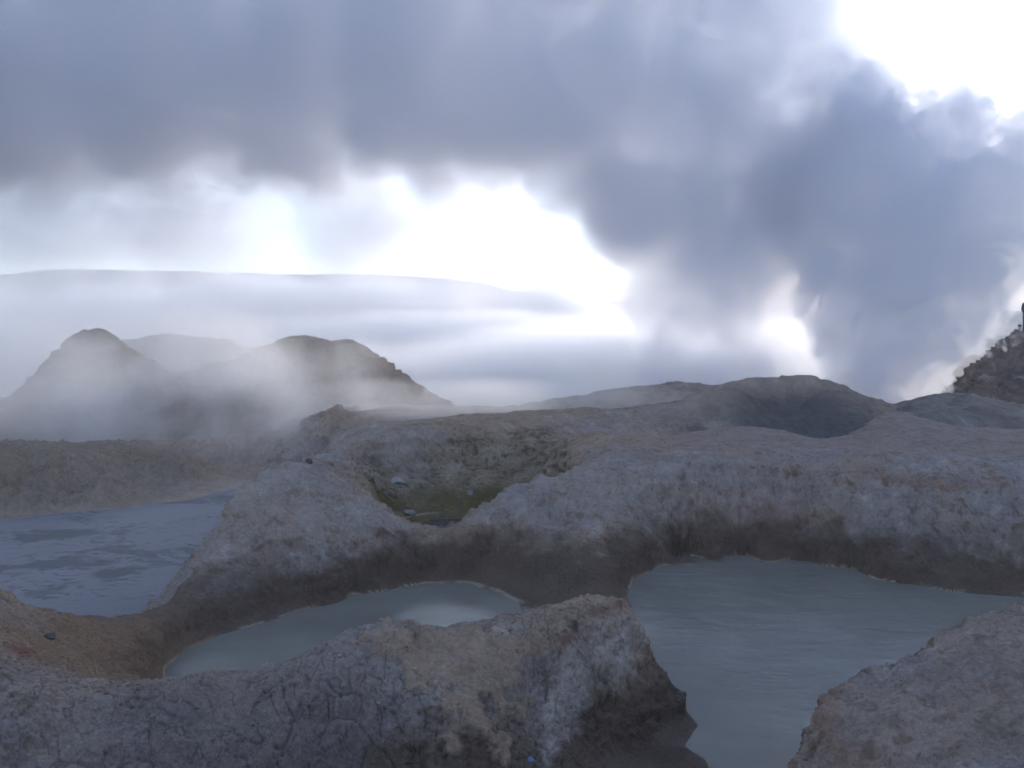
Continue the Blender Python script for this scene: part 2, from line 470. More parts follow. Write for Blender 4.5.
# shape detail along the surface normal, quiet close to the water lines
lev = local(V)
hw = V[:, 2] - lev
quiet = sstep(.015, .15, hw)
act = V[:, 1] > 2.5
d = np.zeros(len(V))
d[act] = relief_detail(V[act], N[act])
steep = 1 - sstep(.72, .97, N[:, 2])
st = np.zeros(len(V)); st[act] = strata(V[act])
d += steep * st * .03
ledge = np.zeros(len(V)); Va = V[act]
ledge[act] = perlin(np.c_[Va[:, 2] * 22 + 2.2 * fbm(Va, 1.1, 3, .5, 66), Va[:, 0] * .6, Va[:, 1] * .6])
d += steep * ledge * .016 * sstep(24, 15, V[:, 1])
bas = (V[:, 1] > 13.5) & (V[:, 1] < 24) & (V[:, 0] < -4.5)
d[bas] += .10 * ridged(V[bas] * np.array([1, .8, 1]), 1.3, 4, .6, 77) + .06 * ridged(V[bas], 4, 3, .6, 71) + .05 * st[bas]
# drying cracks on the foreground bank and mound
nearm = (V[:, 1] > 3.2) & (V[:, 1] < 8) & (np.abs(thw).repeat(nR) < R(42))
F1, F2 = worley(V[nearm] + 0.06 * np.c_[fbm(V[nearm], 3, 2), fbm(V[nearm], 3, 2, .5, 9), fbm(V[nearm], 3, 2, .5, 4)], 6.8)
G1, G2 = worley(V[nearm] + 0.02 * fbm(V[nearm], 9, 2)[:, None], 17.0, 3.3)
edge = np.ones(len(V)); edge[nearm] = F2 - F1
edge2 = np.ones(len(V)); edge2[nearm] = G2 - G1
cut = (1 - sstep(.0, .06, edge)); cut2 = (1 - sstep(0, .09, edge2))
cmask = np.zeros(len(V))
cmask[nearm] = sstep(.02, .3, hw[nearm]) * sstep(-.95, -.1, fbm(V[nearm], 1.1, 2, .5, 2))
tanmask = tan_m
d += .03 * tan_m
cmask *= 1 - .9 * np.clip(tanmask * 1.3, 0, 1)
bowl = np.maximum(blob(V, at(90, 650, 6.2), .75), blob(V, at(130, 630, 7.3), .6))
cmask *= 1 - np.clip(bowl * 1.2, 0, 1)
cmask *= 1 - .75 * np.clip(blob(V, at(930, 720, 4.2), .9) * 1.4, 0, 1)
d -= cmask * (cut * .009 + cut2 * .004)
d += cmask * .012 * (1 - F1.mean()) 
# rough crumbly brow of the nose
nose = np.maximum(blob(V, at(600, 660, 5.9), .55), blob(V, at(540, 720, 5.4), .4))
d[nearm] += nose[nearm] * .018 * ridged(V[nearm] * np.array([1, 1, 1.6]), 6, 4, .6, 1)
mnd = blob(V, at(930, 720, 4.3), .9)
d[nearm] += mnd[nearm] * .012 * (fbm(V[nearm], 7, 4, .6, 21))
V2 = V + N * (d * quiet)[:, None]

# soil colours, layer by layer
def soils(P, N, hw, steep, st):
    n1 = fbm(P, .5, 3, .5, 31); n2 = fbm(P, 2.3, 4, .6, 12); n3 = fbm(P, 9, 3, .6, 7)
    c = np.tile(np.array([.275, .248, .232]), (len(P), 1))
    c = mix(c, [.30, .24, .19], sstep(-.1, .6, n1 + .5 * n2))
    c = mix(c, [.26, .255, .275], sstep(.0, .7, -n1 + .5 * n2))
    c = mix(c, [.40, .385, .375], sstep(.25, .75, n3 * .6 + n2 * .6) * .55)
    c = mix(c, [.14, .108, .088], sstep(.15, .7, -n3 * .8 - n2 * .4) * (.55 + .25 * steep))
    c = mix(c, [.22, .15, .125], steep * sstep(.15, .5, st) * .7)
    c = mix(c, [.34, .33, .33], steep * sstep(.15, .5, -st) * .35)
    return c, n1, n2, n3

col, n1, n2, n3 = np.zeros((len(V), 3)), np.zeros(len(V)), np.zeros(len(V)), np.zeros(len(V))
col[act], n1[act], n2[act], n3[act] = soils(V[act], N[act], hw[act], steep[act], st[act])
col[~act] = (.28, .25, .23)
def paint(c, px, py, Yd, r, k=1.0, squash=None):
    global col
    p = at(px, py, Yd)
    P = V if squash is None else p + (V - p) * np.asarray(squash)
    t = np.clip(blob(P, p, r) * (1 + .7 * n2) * k * 1.25, 0, 1)
    col = mix(col, c, t)
# brown damp belt low on the walls, ragged along its upper edge
belt = sstep(.62, .22, hw + .10 * n2 + .03 * n3) * (V[:, 1] < 14) * (V[:, 1] > 4.2)
col = mix(col, [.088, .066, .050], belt * .9)
paint([.235, .168, .115], 95, 650, 6.2, .8, .8)
paint([.20, .14, .095], 140, 640, 7.0, .6, .7)
paint([.20, .19, .20], 200, 735, 4.8, .8, .55)
paint([.20, .185, .19], 330, 730, 5.0, .5, .5)
paint([.34, .32, .31], 250, 510, 9.8, .9, .5)
paint([.30, .28, .29], 560, 500, 11, .9, .5)
paint([.26, .215, .205], 740, 445, 14, 2.2, .6)
paint([.25, .215, .215], 930, 440, 14.5, 2.2, .6)
paint([.24, .12, .10], 240, 550, 9.25, .35, .5, (1, 1, 3.5))
paint([.22, .12, .10], 800, 505, 11.4, .8, .5, (.5, 1, 4))
paint([.22, .12, .10], 1000, 510, 11.0, .6, .5, (.5, 1, 4))
paint([.2, .105, .08], 25, 650, 5.6, .10, .6)
paint([.18, .14, .07], 440, 490, 13.2, 1.0, .8)
paint([.20, .17, .10], 520, 470, 14, .9, .5)
paint([.085, .075, .02], 392, 508, 11.6, .42, 1.0)
paint([.10, .09, .03], 425, 520, 11.3, .4, .9)
paint([.09, .08, .04], 490, 497, 12.4, .5, .6)
paint([.08, .065, .05], 530, 460, 14.6, .5, .8)
paint([.29, .26, .235], 60, 475, 17.5, 4.0, .8)
paint([.18, .15, .105], 150, 470, 19, 1.2, .35)
paint([.17, .14, .105], -60, 475, 16.5, 1.6, .35)
paint([.19, .155, .12], 20, 495, 16, 1.2, .4)
poly = np.array([[math.atan2(p[0], p[1]), math.log(math.hypot(p[0], p[1]))] for p in rim[:-1] + [at(560, 421, 16.6), at(500, 424, 15.7), at(450, 430, 15.2), at(420, 437, 14.9), at(380, 446, 14.5), at(345, 452, 14.1)]])
near_c = (np.abs(VT[:, 0] + .05) < .3) & (VT[:, 1] > 2.2) & (VT[:, 1] < 2.95)
cin = np.zeros(len(V)); cin[near_c] = inside(VT[near_c], poly, .02)
pit = mix(mix(np.tile(np.array([.2, .168, .125]), (len(V), 1)), [.26, .235, .205], sstep(-.2, .5, n2)), [.085, .072, .05], sstep(0, .6, -n3 - n2 * .4))
pit = mix(pit, [.11, .095, .035], sstep(-.05, .5, n1 + n3 * .5) * sstep(.75, .1, V[:, 2]) * .8)
col = col * (1 - (cin * .85)[:, None]) + pit * (cin * .85)[:, None]
paint([.13, .112, .02], 388, 506, 11.2, .5, 1.0)
paint([.13, .112, .02], 412, 516, 10.9, .4, 1.0)
paint([.30, .285, .28], 400, 448, 14.6, .7, .5)
for px, py, r_ in ((382, 503, .3), (398, 512, .3), (415, 519, .28), (432, 523, .25), (452, 505, .35), (485, 500, .35)):
    q_ = hit(px, py)
    col = mix(col, [.115, .098, .03], np.clip(blob(V, q_, r_) * (1.2 + n3), 0, 1) * .85)
for c_, t_, k_ in (((.30, .25, .205), tan_m, .9), ((.37, .36, .36), pale_m, .8), ((.10, .078, .065), nose_dark_m, .9)):
    col = mix(col, c_, np.clip(t_ * (k_ + .35 * n3), 0, 1))
crust = sstep(-.004, .002, hw) * sstep(.02, .012, hw + .006 * n2) * (V[:, 1] < 13) * (V[:, 1] > 6.3)
col = mix(col, [.42, .39, .32], crust * .65 * sstep(-.5, .3, n2))
col *= (1 - .42 * cmask * cut - .2 * cmask * cut2)[:, None]
wetness = 1 - .9 * np.maximum(belt * .6, sstep(.06, .0, hw) * (V[:, 1] < 20))
col *= np.array([1.17, 1.0, .86])
cols = np.c_[np.clip(col, .02, .6), wetness]
F = grid_faces(nT, nR, True)
# a hub closes the disc under the viewer
hub = np.array([[0, 0, 1.38]]); V3 = np.r_[V2, hub]; cols3 = np.r_[cols, [[.28, .25, .23, 1]]]
ground = mesh_obj('ground', V3, F[:, ::-1], M_soil, cols3)
bm = bmesh.new()
bm.free()
tag(ground, 'grey brown crusted mud ground with crater rims, banks and pool basins', None, None, 'structure')

# ------------------------------------------------------------------ mounds, cones and hills of their own
def patch(name, E_, th0, th1, r0, r1, n, m, amp, colour_fn, mat, hard=0.0, nscale=1.0, fl=1.0):
    E_.solve()
    t = np.linspace(th0, th1, n); l = np.linspace(math.log(r0), math.log(r1), m)
    k1, k2 = max(30, n // 3), max(30, m // 3)
    tc, lc = np.linspace(th0, th1, k1), np.linspace(math.log(r0), math.log(r1), k2)
    A, B = np.meshgrid(tc, lc, indexing='ij')
    Zc_ = E_(A.ravel(), B.ravel()).reshape(A.shape)
    Z_ = bilinear(tc, lc, Zc_, t, l)
    r_ = np.exp(l)[None]
    P = np.stack([np.sin(t)[:, None] * r_, np.cos(t)[:, None] * r_, Z_], -1).reshape(-1, 3)
    N_ = normals(P, n, m)
    stp = 1 - sstep(.72, .97, N_[:, 2])
    d_ = amp * (.5 * fbm(P, .55 * nscale, 4, .55, 3) + .35 * ridged(P * np.array([1, 1, .45]), 1.3 * nscale, 4, .55, 2) * fl + .12 * fbm(P, 5 * nscale, 3, .6, 1))
    d_ += amp * hard * strata(P)
    P2 = P + N_ * d_[:, None]
    return mesh_obj(name, P2, grid_faces(n, m)[:, ::-1], mat, np.c_[np.clip(colour_fn(P, N_, stp) * np.array([1.14, 1.0, .9]), .02, .6), np.ones(len(P))])

def pxth(px): return math.atan((px - 512) / FPX)

def earth(base, alt, dark, pale=(.36, .34, .33)):
    def f(P, N_, stp):
        a = fbm(P, .35, 4, .55, 4); b = fbm(P, 1.6, 4, .6, 9)
        c = np.tile(np.array(base), (len(P), 1))
        c = mix(c, alt, sstep(-.2, .6, a + .4 * b)); c = mix(c, dark, sstep(.1, .7, -b - .3 * a) * .8)
        c = mix(c, pale, sstep(.4, .9, b * .8 - a * .4) * .5)
        return c
    return f

# misty mound on the left
E1 = Relief(1.4)
E1.line(at(-330, 470, 31), at(-120, 440, 31), at(0, 408, 31), at(30, 385, 31), at(60, 352, 31.5), at(80, 336, 32), at(97, 330, 32), at(113, 337, 32), at(135, 352, 32.5), at(165, 372, 33), at(200, 388, 33), at(260, 405, 33.5), at(330, 430, 34), at(400, 450, 34), step=.02)
E1.line(at(-330, 470, 26), at(0, 450, 26.5), at(70, 440, 27), at(140, 446, 27), at(260, 452, 28), at(400, 460, 28), step=.05)
for x in range(-330, 420, 60): E1.pts(plan(x, 23.5, -3), plan(x, 39, -3), plan(x, 44, -4))
E1.pts(at(60, 400, 29.5), at(110, 395, 29.5), at(150, 420, 29.5))
hillA = patch('mound', E1, pxth(-330), pxth(400), 24, 48, 330, 240, .3, earth((.16, .13, .11), (.20, .165, .14), (.10, .08, .07)), M_soil_far, .25)
tag(hillA, 'steep pointed brown mound half lost in mist on the left', None, None, 'structure')
# fainter mound behind it
E8 = Relief(1.4)
E8.line(at(40, 400, 45), at(90, 365, 45), at(112, 346, 45), at(130, 340, 45), at(165, 337, 45), at(215, 340, 45), at(250, 352, 45), at(290, 374, 45), at(360, 405, 45), step=.015)
for x in range(30, 380, 40): E8.pts(plan(x, 40, -2.4), plan(x, 51, -2.6), plan(x, 55, -4))
hillC = patch('mound', E8, pxth(40), pxth(350), 40.5, 56, 200, 110, .3, earth((.16, .13, .11), (.20, .165, .14), (.10, .08, .07)), M_soil_far, .25)
tag(hillC, 'faint flat topped mound in the mist behind the pointed one', None, None, 'structure')
# rocky brown mound in the middle distance
E2 = Relief(1.4)
E2.line(at(120, 440, 28), at(160, 405, 28), at(180, 376, 28), at(205, 368, 28.5), at(240, 360, 28.5), at(262, 348, 29), at(285, 342, 29), at(300, 336, 29.5), at(315, 338, 29.5), at(330, 345, 29.5), at(352, 344, 30), at(376, 354, 30), at(396, 371, 29.5), at(420, 390, 29), at(450, 408, 29), at(480, 420, 29), at(520, 440, 29), step=.02)
E2.line(at(120, 455, 24), at(200, 446, 24.5), at(260, 440, 24.5), at(330, 440, 25), at(400, 440, 25), at(520, 450, 25), step=.05)
E2.pts(at(260, 395, 26.8), at(330, 385, 27), at(380, 395, 27), at(210, 410, 26.5), at(300, 420, 25.6))
for x in range(120, 540, 50): E2.pts(plan(x, 21.5, -2.6), plan(x, 35, -2.6), plan(x, 40, -4))
hillB = patch('mound', E2, pxth(110), pxth(530), 22, 43, 330, 260, .22, earth((.155, .115, .09), (.19, .145, .115), (.085, .065, .055)), M_soil_far, .35)
tag(hillB, 'dark brown rocky mound with a small domed top behind the crater', None, None, 'structure')
# fumarole cone with its hollow towards us
E3 = Relief(1.35)
E3.line(at(520, 421, 20), at(570, 417, 20), at(620, 413, 19.6), at(670, 405, 19.6), at(700, 398, 20), at(722, 390, 20.4), at(745, 383, 20.8), at(775, 379, 21.2), at(800, 375, 21.3), at(814, 379, 21), at(826, 391, 20.4), at(842, 407, 19.6), at(860, 424, 18.6), at(872, 442, 18), step=.012)
E3.line(at(530, 432, 18.2), at(600, 429, 18), at(650, 424, 18), at(690, 421, 18.2), at(715, 424, 18.4), step=.02)
E3.line(at(733, 388, 19.7), at(729, 402, 18.9), at(731, 420, 18.2), at(738, 442, 17.6), step=.02)
E3.line(at(785, 388, 21.0), at(785, 405, 20.6), at(790, 425, 19.6), at(795, 450, 18.2), step=.03)
E3.pts(at(755, 400, 20.2), at(760, 420, 19.2), at(820, 405, 20.1))
E3.line(at(830, 405, 19.7), at(838, 430, 18.6), at(845, 450, 17.8), step=.03)
for x in range(500, 900, 40): E3.pts(plan(x, 16.6, -.6 if x > 700 else .1), plan(x, 23.5, -.2), plan(x, 27, -1.5))
def cone_c(P, N_, stp):
    c = earth((.235, .21, .20), (.26, .215, .175), (.14, .115, .10))(P, N_, stp)
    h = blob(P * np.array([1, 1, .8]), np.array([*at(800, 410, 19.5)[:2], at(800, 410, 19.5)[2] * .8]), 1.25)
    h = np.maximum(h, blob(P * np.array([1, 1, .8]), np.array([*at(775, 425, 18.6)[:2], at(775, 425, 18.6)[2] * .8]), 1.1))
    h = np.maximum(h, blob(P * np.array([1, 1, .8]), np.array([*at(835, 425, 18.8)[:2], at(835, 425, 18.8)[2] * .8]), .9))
    c = mix(c, [.10, .102, .11], np.clip(h * 1.7, 0, 1) * .9)  # shade inside the hollow, painted into the soil colour
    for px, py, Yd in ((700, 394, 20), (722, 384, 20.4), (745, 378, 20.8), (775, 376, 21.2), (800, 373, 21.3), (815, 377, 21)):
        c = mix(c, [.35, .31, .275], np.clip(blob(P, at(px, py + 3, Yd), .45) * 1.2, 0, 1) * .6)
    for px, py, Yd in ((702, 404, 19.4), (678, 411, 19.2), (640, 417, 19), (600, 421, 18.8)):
        c = mix(c, [.31, .275, .24], np.clip(blob(P, at(px, py, Yd), .7) * 1.2, 0, 1) * .6)  # lit left face of the cone, its brightness painted as paler soil
    return c
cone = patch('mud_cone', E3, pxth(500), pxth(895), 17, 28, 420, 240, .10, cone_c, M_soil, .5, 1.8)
tag(cone, 'rocky grey mud cone with a hollow open to the front, its shade painted blue grey', 'mud cone', None, 'structure')
# pale ridge behind the cone, low grey mound right of the vent
E4 = Relief(1.4)
E4.line(at(480, 420, 26), at(560, 408, 26), at(600, 400, 26), at(640, 389, 26.5), at(690, 386, 26.5), at(730, 388, 27), at(760, 404, 27), at(800, 420, 27), at(920, 430, 27), step=.02)
for x in range(470, 940, 50): E4.pts(plan(x, 22.5, -.4), plan(x, 32, -.6), plan(x, 36, -2))
ridge = patch('ridge', E4, pxth(480), pxth(920), 23, 37, 240, 120, .2, earth((.27, .24, .22), (.3, .25, .21), (.2, .17, .15)), M_soil, .3, 1.2)
tag(ridge, 'smooth pale ridge in steam behind the mud cone', None, None, 'structure')
E5 = Relief(1.4)
E5.line(at(850, 436, 19.4), at(880, 425, 20), at(900, 413, 20.5), at(925, 402, 21), at(950, 394, 21.3), at(975, 396, 21.3), at(1000, 402, 21), at(1024, 407, 21), at(1090, 415, 21), at(1180, 425, 21), step=.015)
E5.line(at(870, 440, 18.8), at(930, 432, 19), at(1000, 436, 19), at(1100, 440, 19), step=.03)
for x in range(840, 1200, 40): E5.pts(plan(x, 17.8, -.3), plan(x, 25, -.3), plan(x, 28, -2))
low = patch('mound', E5, pxth(848), pxth(1190), 18, 28.5, 300, 160, .12, earth((.19, .185, .185), (.22, .2, .19), (.14, .125, .12)), M_soil, .3, 1.6)
tag(low, 'low rounded dark grey mound right of the steaming vent', None, None, 'structure')
# dark layered outcrop on the right edge
E6 = Relief(1.2)
E6.line(at(930, 425, 33), at(964, 400, 33.5), at(974, 391, 34), at(986, 381, 34.5), at(998, 370, 35.5), at(1006, 358, 36.5), at(1008, 342, 37.5), at(1014, 335, 38), at(1040, 331, 38.5), at(1090, 322, 39), at(1200, 318, 39), at(1400, 330, 39), step=.012)
E6.line(at(940, 425, 31.5), at(968, 404, 32), at(1000, 407, 31.8), at(1060, 412, 31.5), at(1200, 420, 31), at(1400, 425, 31), step=.02)
E6.line(at(985, 382, 34), at(1024, 384, 33.8), at(1100, 380, 34), at(1300, 380, 34), step=.02)
for Y_ in (32, 35, 38, 42, 47): E6.pts(plan(880, Y_, -3), plan(905, Y_, -2.6))
for x in range(880, 1420, 50): E6.pts(plan(x, 29, -1.8), plan(x, 46, -2.2 if x < 1010 else .3), plan(x, 52, -3))
def out_c(P, N_, stp):
    c = earth((.11, .09, .08), (.15, .12, .1), (.065, .055, .05))(P, N_, stp)
    s_ = perlin(np.c_[P[:, 2] * 3.2 + fbm(P, .6, 2), P[:, 0] * .2, P[:, 1] * .2])
    return mix(c, [.25, .23, .215], sstep(.25, .45, s_) * sstep(-.3, .3, fbm(P, 1.5, 2, .5, 6)) * .8)
outc = patch('rock_outcrop', E6, pxth(895), pxth(1400), 29.5, 53, 380, 240, .32, out_c, M_soil_far, .5, 1.2, 1.2)
tag(outc, 'dark brown layered rock outcrop with pale bands at the right edge', 'rock outcrop', None, 'structure')
# long bare hill on the skyline
E7 = Relief(1.5)
sky_line = ((-900, 330), (-500, 300), (-250, 285), (-60, 280), (0, 276), (45, 271), (100, 272), (170, 274), (230, 277), (265, 278), (320, 275), (380, 277), (440, 279), (475, 283), (500, 289), (525, 296), (548, 303), (570, 300), (600, 302), (640, 303), (700, 306), (800, 308), (1000, 312), (1300, 315), (1800, 330))
E7.line(*[at(x, y, 520) for x, y in sky_line], step=.04)
E7.line(*[plan(x, 300, -6) for x in range(-900, 1801, 150)], step=.1)
E7.line(*[plan(x, 420, 6) for x in range(-900, 600, 150)], step=.1)
E7.line(*[plan(x, 900, -8) for x in range(-900, 1801, 150)], step=.1)
hill = patch('hill', E7, pxth(-900), pxth(1800), 290, 950, 500, 120, 1.5, earth((.20, .16, .135), (.23, .185, .155), (.11, .09, .075)), M_soil_far, .0, .06, .6)
tag(hill, 'long bare rounded hill along the skyline', None, None, 'structure')

# ------------------------------------------------------------------ pools
def pool_mat(name, base, rough, ripple, foam=None):
    m, T, P = new_mat(name)
    g = T.new('ShaderNodeNewGeometry').outputs['Position']
    n0 = T.noise(g, .9, 4, .6)
    c = T.mixc(T.rng(n0, .3, .7), tuple(x * .86 for x in base), tuple(x * 1.1 for x in base))
    P.inputs['Specular IOR Level'].default_value = .5
    P.inputs['IOR'].default_value = 1.33
    if foam:
        gs = T.vec('MULTIPLY', g, (1.0, 1.25, 1.0))
        warp = T.vec('ADD', gs, T.scale(T.noise(gs, 1.1, 3, .6, 'Color'), .9))
        big = T.noise(warp, .42, 4, .62)
        fl = T.noise(T.vec('MULTIPLY', warp, (1.0, 1.5, 1)), 5.5, 2, .5, dist=.3)
        calm = T.rng(big, .53, .60)                     # dark open mud
        fleck = T.math('MULTIPLY', T.rng(fl, .56, .61), T.rng(big, .42, .56))
        c = T.mixc(T.math('MULTIPLY', T.rng(n0, .3, .7), .5), foam, tuple(x * .8 for x in foam))
        c = T.mixc(T.math('MAXIMUM', T.math('MULTIPLY', calm, .75), T.math('MULTIPLY', fleck, .85)), c, base)
    T.l.new(c, P.inputs['Base Color'])
    P.inputs['Roughness'].default_value = rough
    mp = T.vec('MULTIPLY', g, (1, 2.0, 1))
    h = T.math('ADD', T.math('MULTIPLY', T.noise(mp, 2.2, 3, .5, dist=.4), 1.0), T.math('MULTIPLY', T.noise(mp, 9, 2, .5), .25))
    b = T.new('ShaderNodeBump'); b.inputs['Strength'].default_value = ripple; b.inputs['Distance'].default_value = .05
    T.l.new(h, b.inputs['Height']); T.l.new(b.outputs[0], P.inputs['Normal'])
    return m

M_pool = pool_mat('milky_grey_water', (.222, .207, .178), .07, .2)
M_pool2 = pool_mat('milky_green_water', (.218, .205, .172), .14, .12)
M_lav = pool_mat('lavender_mud', (.075, .075, .088), .5, .3, (.21, .208, .23))
M_dark = pool_mat('dark_mud_water', (.05, .052, .06), .12, .2)

def pool(name, pts, z, mat, label):
    bm = bmesh.new()
    vs = [bm.verts.new((p[0], p[1], z)) for p in pts]
    bm.faces.new(vs)
    bmesh.ops.triangulate(bm, faces=bm.faces[:])
    bmesh.ops.recalc_face_normals(bm, faces=bm.faces[:])
    for f in bm.faces:
        if f.normal.z < 0: f.normal_flip()
    o = bm_obj(name, bm, mat, smooth=False)
    return tag(o, label, None, None, 'structure')

def grow(pts, k):                         # run the sheet on under its banks
    c = np.mean(pts, axis=0)
    out = []
    for p in pts:
        v = p - c; out.append(p + v / np.linalg.norm(v[:2]) * k)
    return out
ring = shoreR + shoreR2[::-1][1:-1]
pool('mud_pool', grow(ring, .45), 0.0, M_pool, 'large milky grey green mud pool between the right rim and foreground banks')
ringM = shoreM + [plan(520, 7.8, 0), plan(480, 7.2, 0), plan(390, 6.6, 0), plan(300, 6.35, 0), plan(180, 6.45, 0)]
pool('mud_pool', grow(ringM, .18), 0.0, M_pool2, 'narrow curved grey pool behind the cracked foreground bank')
ringL = [onz(x, y, LZ) for x, y in ((-300, 535), (-120, 528), (0, 521), (60, 513), (130, 508), (190, 500), (235, 490), (255, 484))] + [plan(262, 15, 0), plan(250, 12.6, 0), plan(225, 10.9, 0), plan(190, 9.6, 0), plan(150, 8.9, 0), plan(90, 8.4, 0), plan(0, 8.0, 0), plan(-150, 7.6, 0), plan(-320, 7.8, 0)]
pool('mud_pool', grow(ringL, .3), LZ, M_lav, 'lavender grey foam flecked mud pool on the left')
pool('mud_pool', [plan(405, 11.9, 0), plan(430, 11.1, 0), plan(470, 11.1, 0), plan(495, 11.8, 0), plan(480, 12.6, 0), plan(430, 12.5, 0)], .0, M_dark, 'small dark pool at the bottom of the mossy crater')

# ------------------------------------------------------------------ steam
def steam_hull(name, lobes, grow_=1.06, voxel=.9):
    bm = bmesh.new()
    for c, r in lobes:
        res = bmesh.ops.create_icosphere(bm, subdivisions=3, radius=1.0)
        for v in res['verts']:
            v.co = Vector(c) + Vector((v.co.x * r[0], v.co.y * r[1], v.co.z * r[2])) * grow_
    me = bpy.data.meshes.new(name); bm.to_mesh(me); bm.free()
    o = bpy.data.objects.new(name, me); C.objects.link(o)
    md = o.modifiers.new('merge', 'REMESH'); md.mode = 'VOXEL'; md.voxel_size = voxel
    dg = bpy.context.evaluated_depsgraph_get()
    me2 = bpy.data.meshes.new_from_object(o.evaluated_get(dg))
    o.modifiers.clear(); o.data = me2; me2.name = name
    bpy.data.meshes.remove(me)
    return o

def steam_material(name, lobes, density, nscale, cut, soft, warp, rate, aniso=.35, colour=(.90, .91, .94), octv=3, fine=0):
    m = bpy.data.materials.new(name); m.use_nodes = True
    T = NT(m); T.n.remove(T.n['Principled BSDF'])
    g = T.new('ShaderNodeTexCoord').outputs['Object']
    wv = T.noise(g, nscale * .55, 1, .5, 'Color')
    gw = T.vec('ADD', g, T.scale(T.vec('SUBTRACT', wv, (.5, .5, .5)), warp))
    f = None
    for c, r in lobes:
        d = T.vec('LENGTH', T.vec('MULTIPLY', T.vec('SUBTRACT', gw, tuple(c)), tuple(1 / x for x in r)), out=1)
        e = T.math('SUBTRACT', 1.0, d)
        if f is None: f = e
        else:
            n = T.new('ShaderNodeMath', operation='SMOOTH_MAX'); n.inputs[2].default_value = .12
            T.l.new(f, n.inputs[0]); T.l.new(e, n.inputs[1]); f = n.outputs[0]
    n2 = T.noise(g, nscale, octv, .52)
    f = T.math('SUBTRACT', f, T.math('MULTIPLY', n2, cut))
    if fine:                               # rounded cauliflower bumps with sharp creases between them
        b1 = T.math('ABSOLUTE', T.math('SUBTRACT', T.noise(gw, nscale * 1.5, 2.5, .5), .5))
        f = T.math('ADD', f, T.math('MULTIPLY', T.math('SUBTRACT', b1, .12), fine * 2.4))
    f = T.rng(f, 0.0 - cut * .3, soft - cut * .3)
    f = T.math('MULTIPLY', f, density)
    pv = T.new('ShaderNodeVolumePrincipled')
    pv.inputs['Color'].default_value = (*colour, 1)
    pv.inputs['Anisotropy'].default_value = aniso
    T.l.new(f, pv.inputs['Density'])
    T.l.new(pv.outputs[0], T.n['Material Output'].inputs['Volume'])
    m.cycles.volume_step_rate = rate
    m.cycles.volume_sampling = 'DISTANCE'
    return m

def lob(px, py, Y, rp, k=(1, 1, 1)):
    r = rp * Y / FPX
    return (tuple(at(px, py, Y)), (r * k[0], r * k[1], r * k[2]))

def steam(name, label, lobes, density, nscale, cut, soft, warp, step, voxel=.9, **kw):
    o = steam_hull(name, lobes, 1.1, voxel)
    bb = np.array([v[:] for v in o.bound_box]); diag = np.linalg.norm(bb.max(0) - bb.min(0))
    o.data.materials.clear()
    o.data.materials.append(steam_material(name, lobes, density, nscale, cut, soft, warp, step / (diag / 10), **kw))
    return tag(o, label, None, None, 'stuff')

# column rising from the vent
col_l = [lob(890, 397, 27, 46), lob(905, 355, 27, 66), lob(890, 300, 27.5, 95), lob(940, 290, 27.5, 84), lob(900, 225, 28, 115), lob(960, 190, 28.5, 85), lob(985, 240, 28, 75),
         lob(860, 160, 29, 95), lob(905, 150, 29, 80), lob(810, 200, 30, 95), lob(950, 135, 28.5, 66), lob(1010, 205, 28, 65), lob(890, 370, 26.5, 58), lob(945, 318, 27, 55), lob(840, 290, 27.5, 62), lob(880, 95, 29, 40), lob(858, 362, 27, 48), lob(838, 345, 27.2, 40), lob(1030, 150, 28.5, 60)]
steam('steam', 'dense grey steam column rising from the vent on the right', col_l, 1.3, .75, .80, .12, 1.6, .5, aniso=.4, octv=3, fine=.6, colour=(.91, .92, .95))
slant = [lob(740, 290, 29, 85), lob(690, 310, 30, 75), lob(670, 365, 30, 65), lob(790, 285, 28.5, 60), lob(740, 365, 30, 60), lob(830, 330, 28, 45), lob(690, 240, 30.5, 90), lob(630, 215, 31.5, 80), lob(840, 380, 27, 50), lob(765, 250, 29.3, 75), lob(745, 310, 28.6, 55), lob(700, 380, 29, 55), lob(660, 300, 30, 60), lob(770, 385, 28, 50), lob(800, 270, 28.5, 55)]
steam('steam', 'thinner torn steam hanging left of the dense column', slant, .8, .6, .74, .34, 1.6, 1.0, aniso=.45, fine=.4)
# the cloud it drifts into overhead
cld = [lob(700, 130, 31, 155), lob(600, 110, 32, 155), lob(520, 85, 33, 150), lob(420, 80, 34, 155), lob(300, 75, 35, 165), lob(160, 75, 36, 170), lob(10, 75, 37, 180), lob(-160, 70, 38, 190), lob(720, 20, 31, 130), lob(600, -60, 32, 170), lob(400, -90, 34, 190), lob(150, -90, 36, 200), lob(-100, -90, 38, 200), lob(640, 195, 31.5, 105), lob(770, 150, 30.5, 115), lob(730, 240, 30.5, 85), lob(810, 90, 30, 95), lob(860, 110, 30, 60), lob(500, -10, 32.5, 120), lob(660, -10, 31.5, 120), lob(790, 20, 30.5, 90)]
steam('steam', 'broad grey steam cloud drifting left overhead', cld, .74, .46, .72, .34, 2.6, 1.2, 1.2, aniso=.4, octv=3, fine=.35)

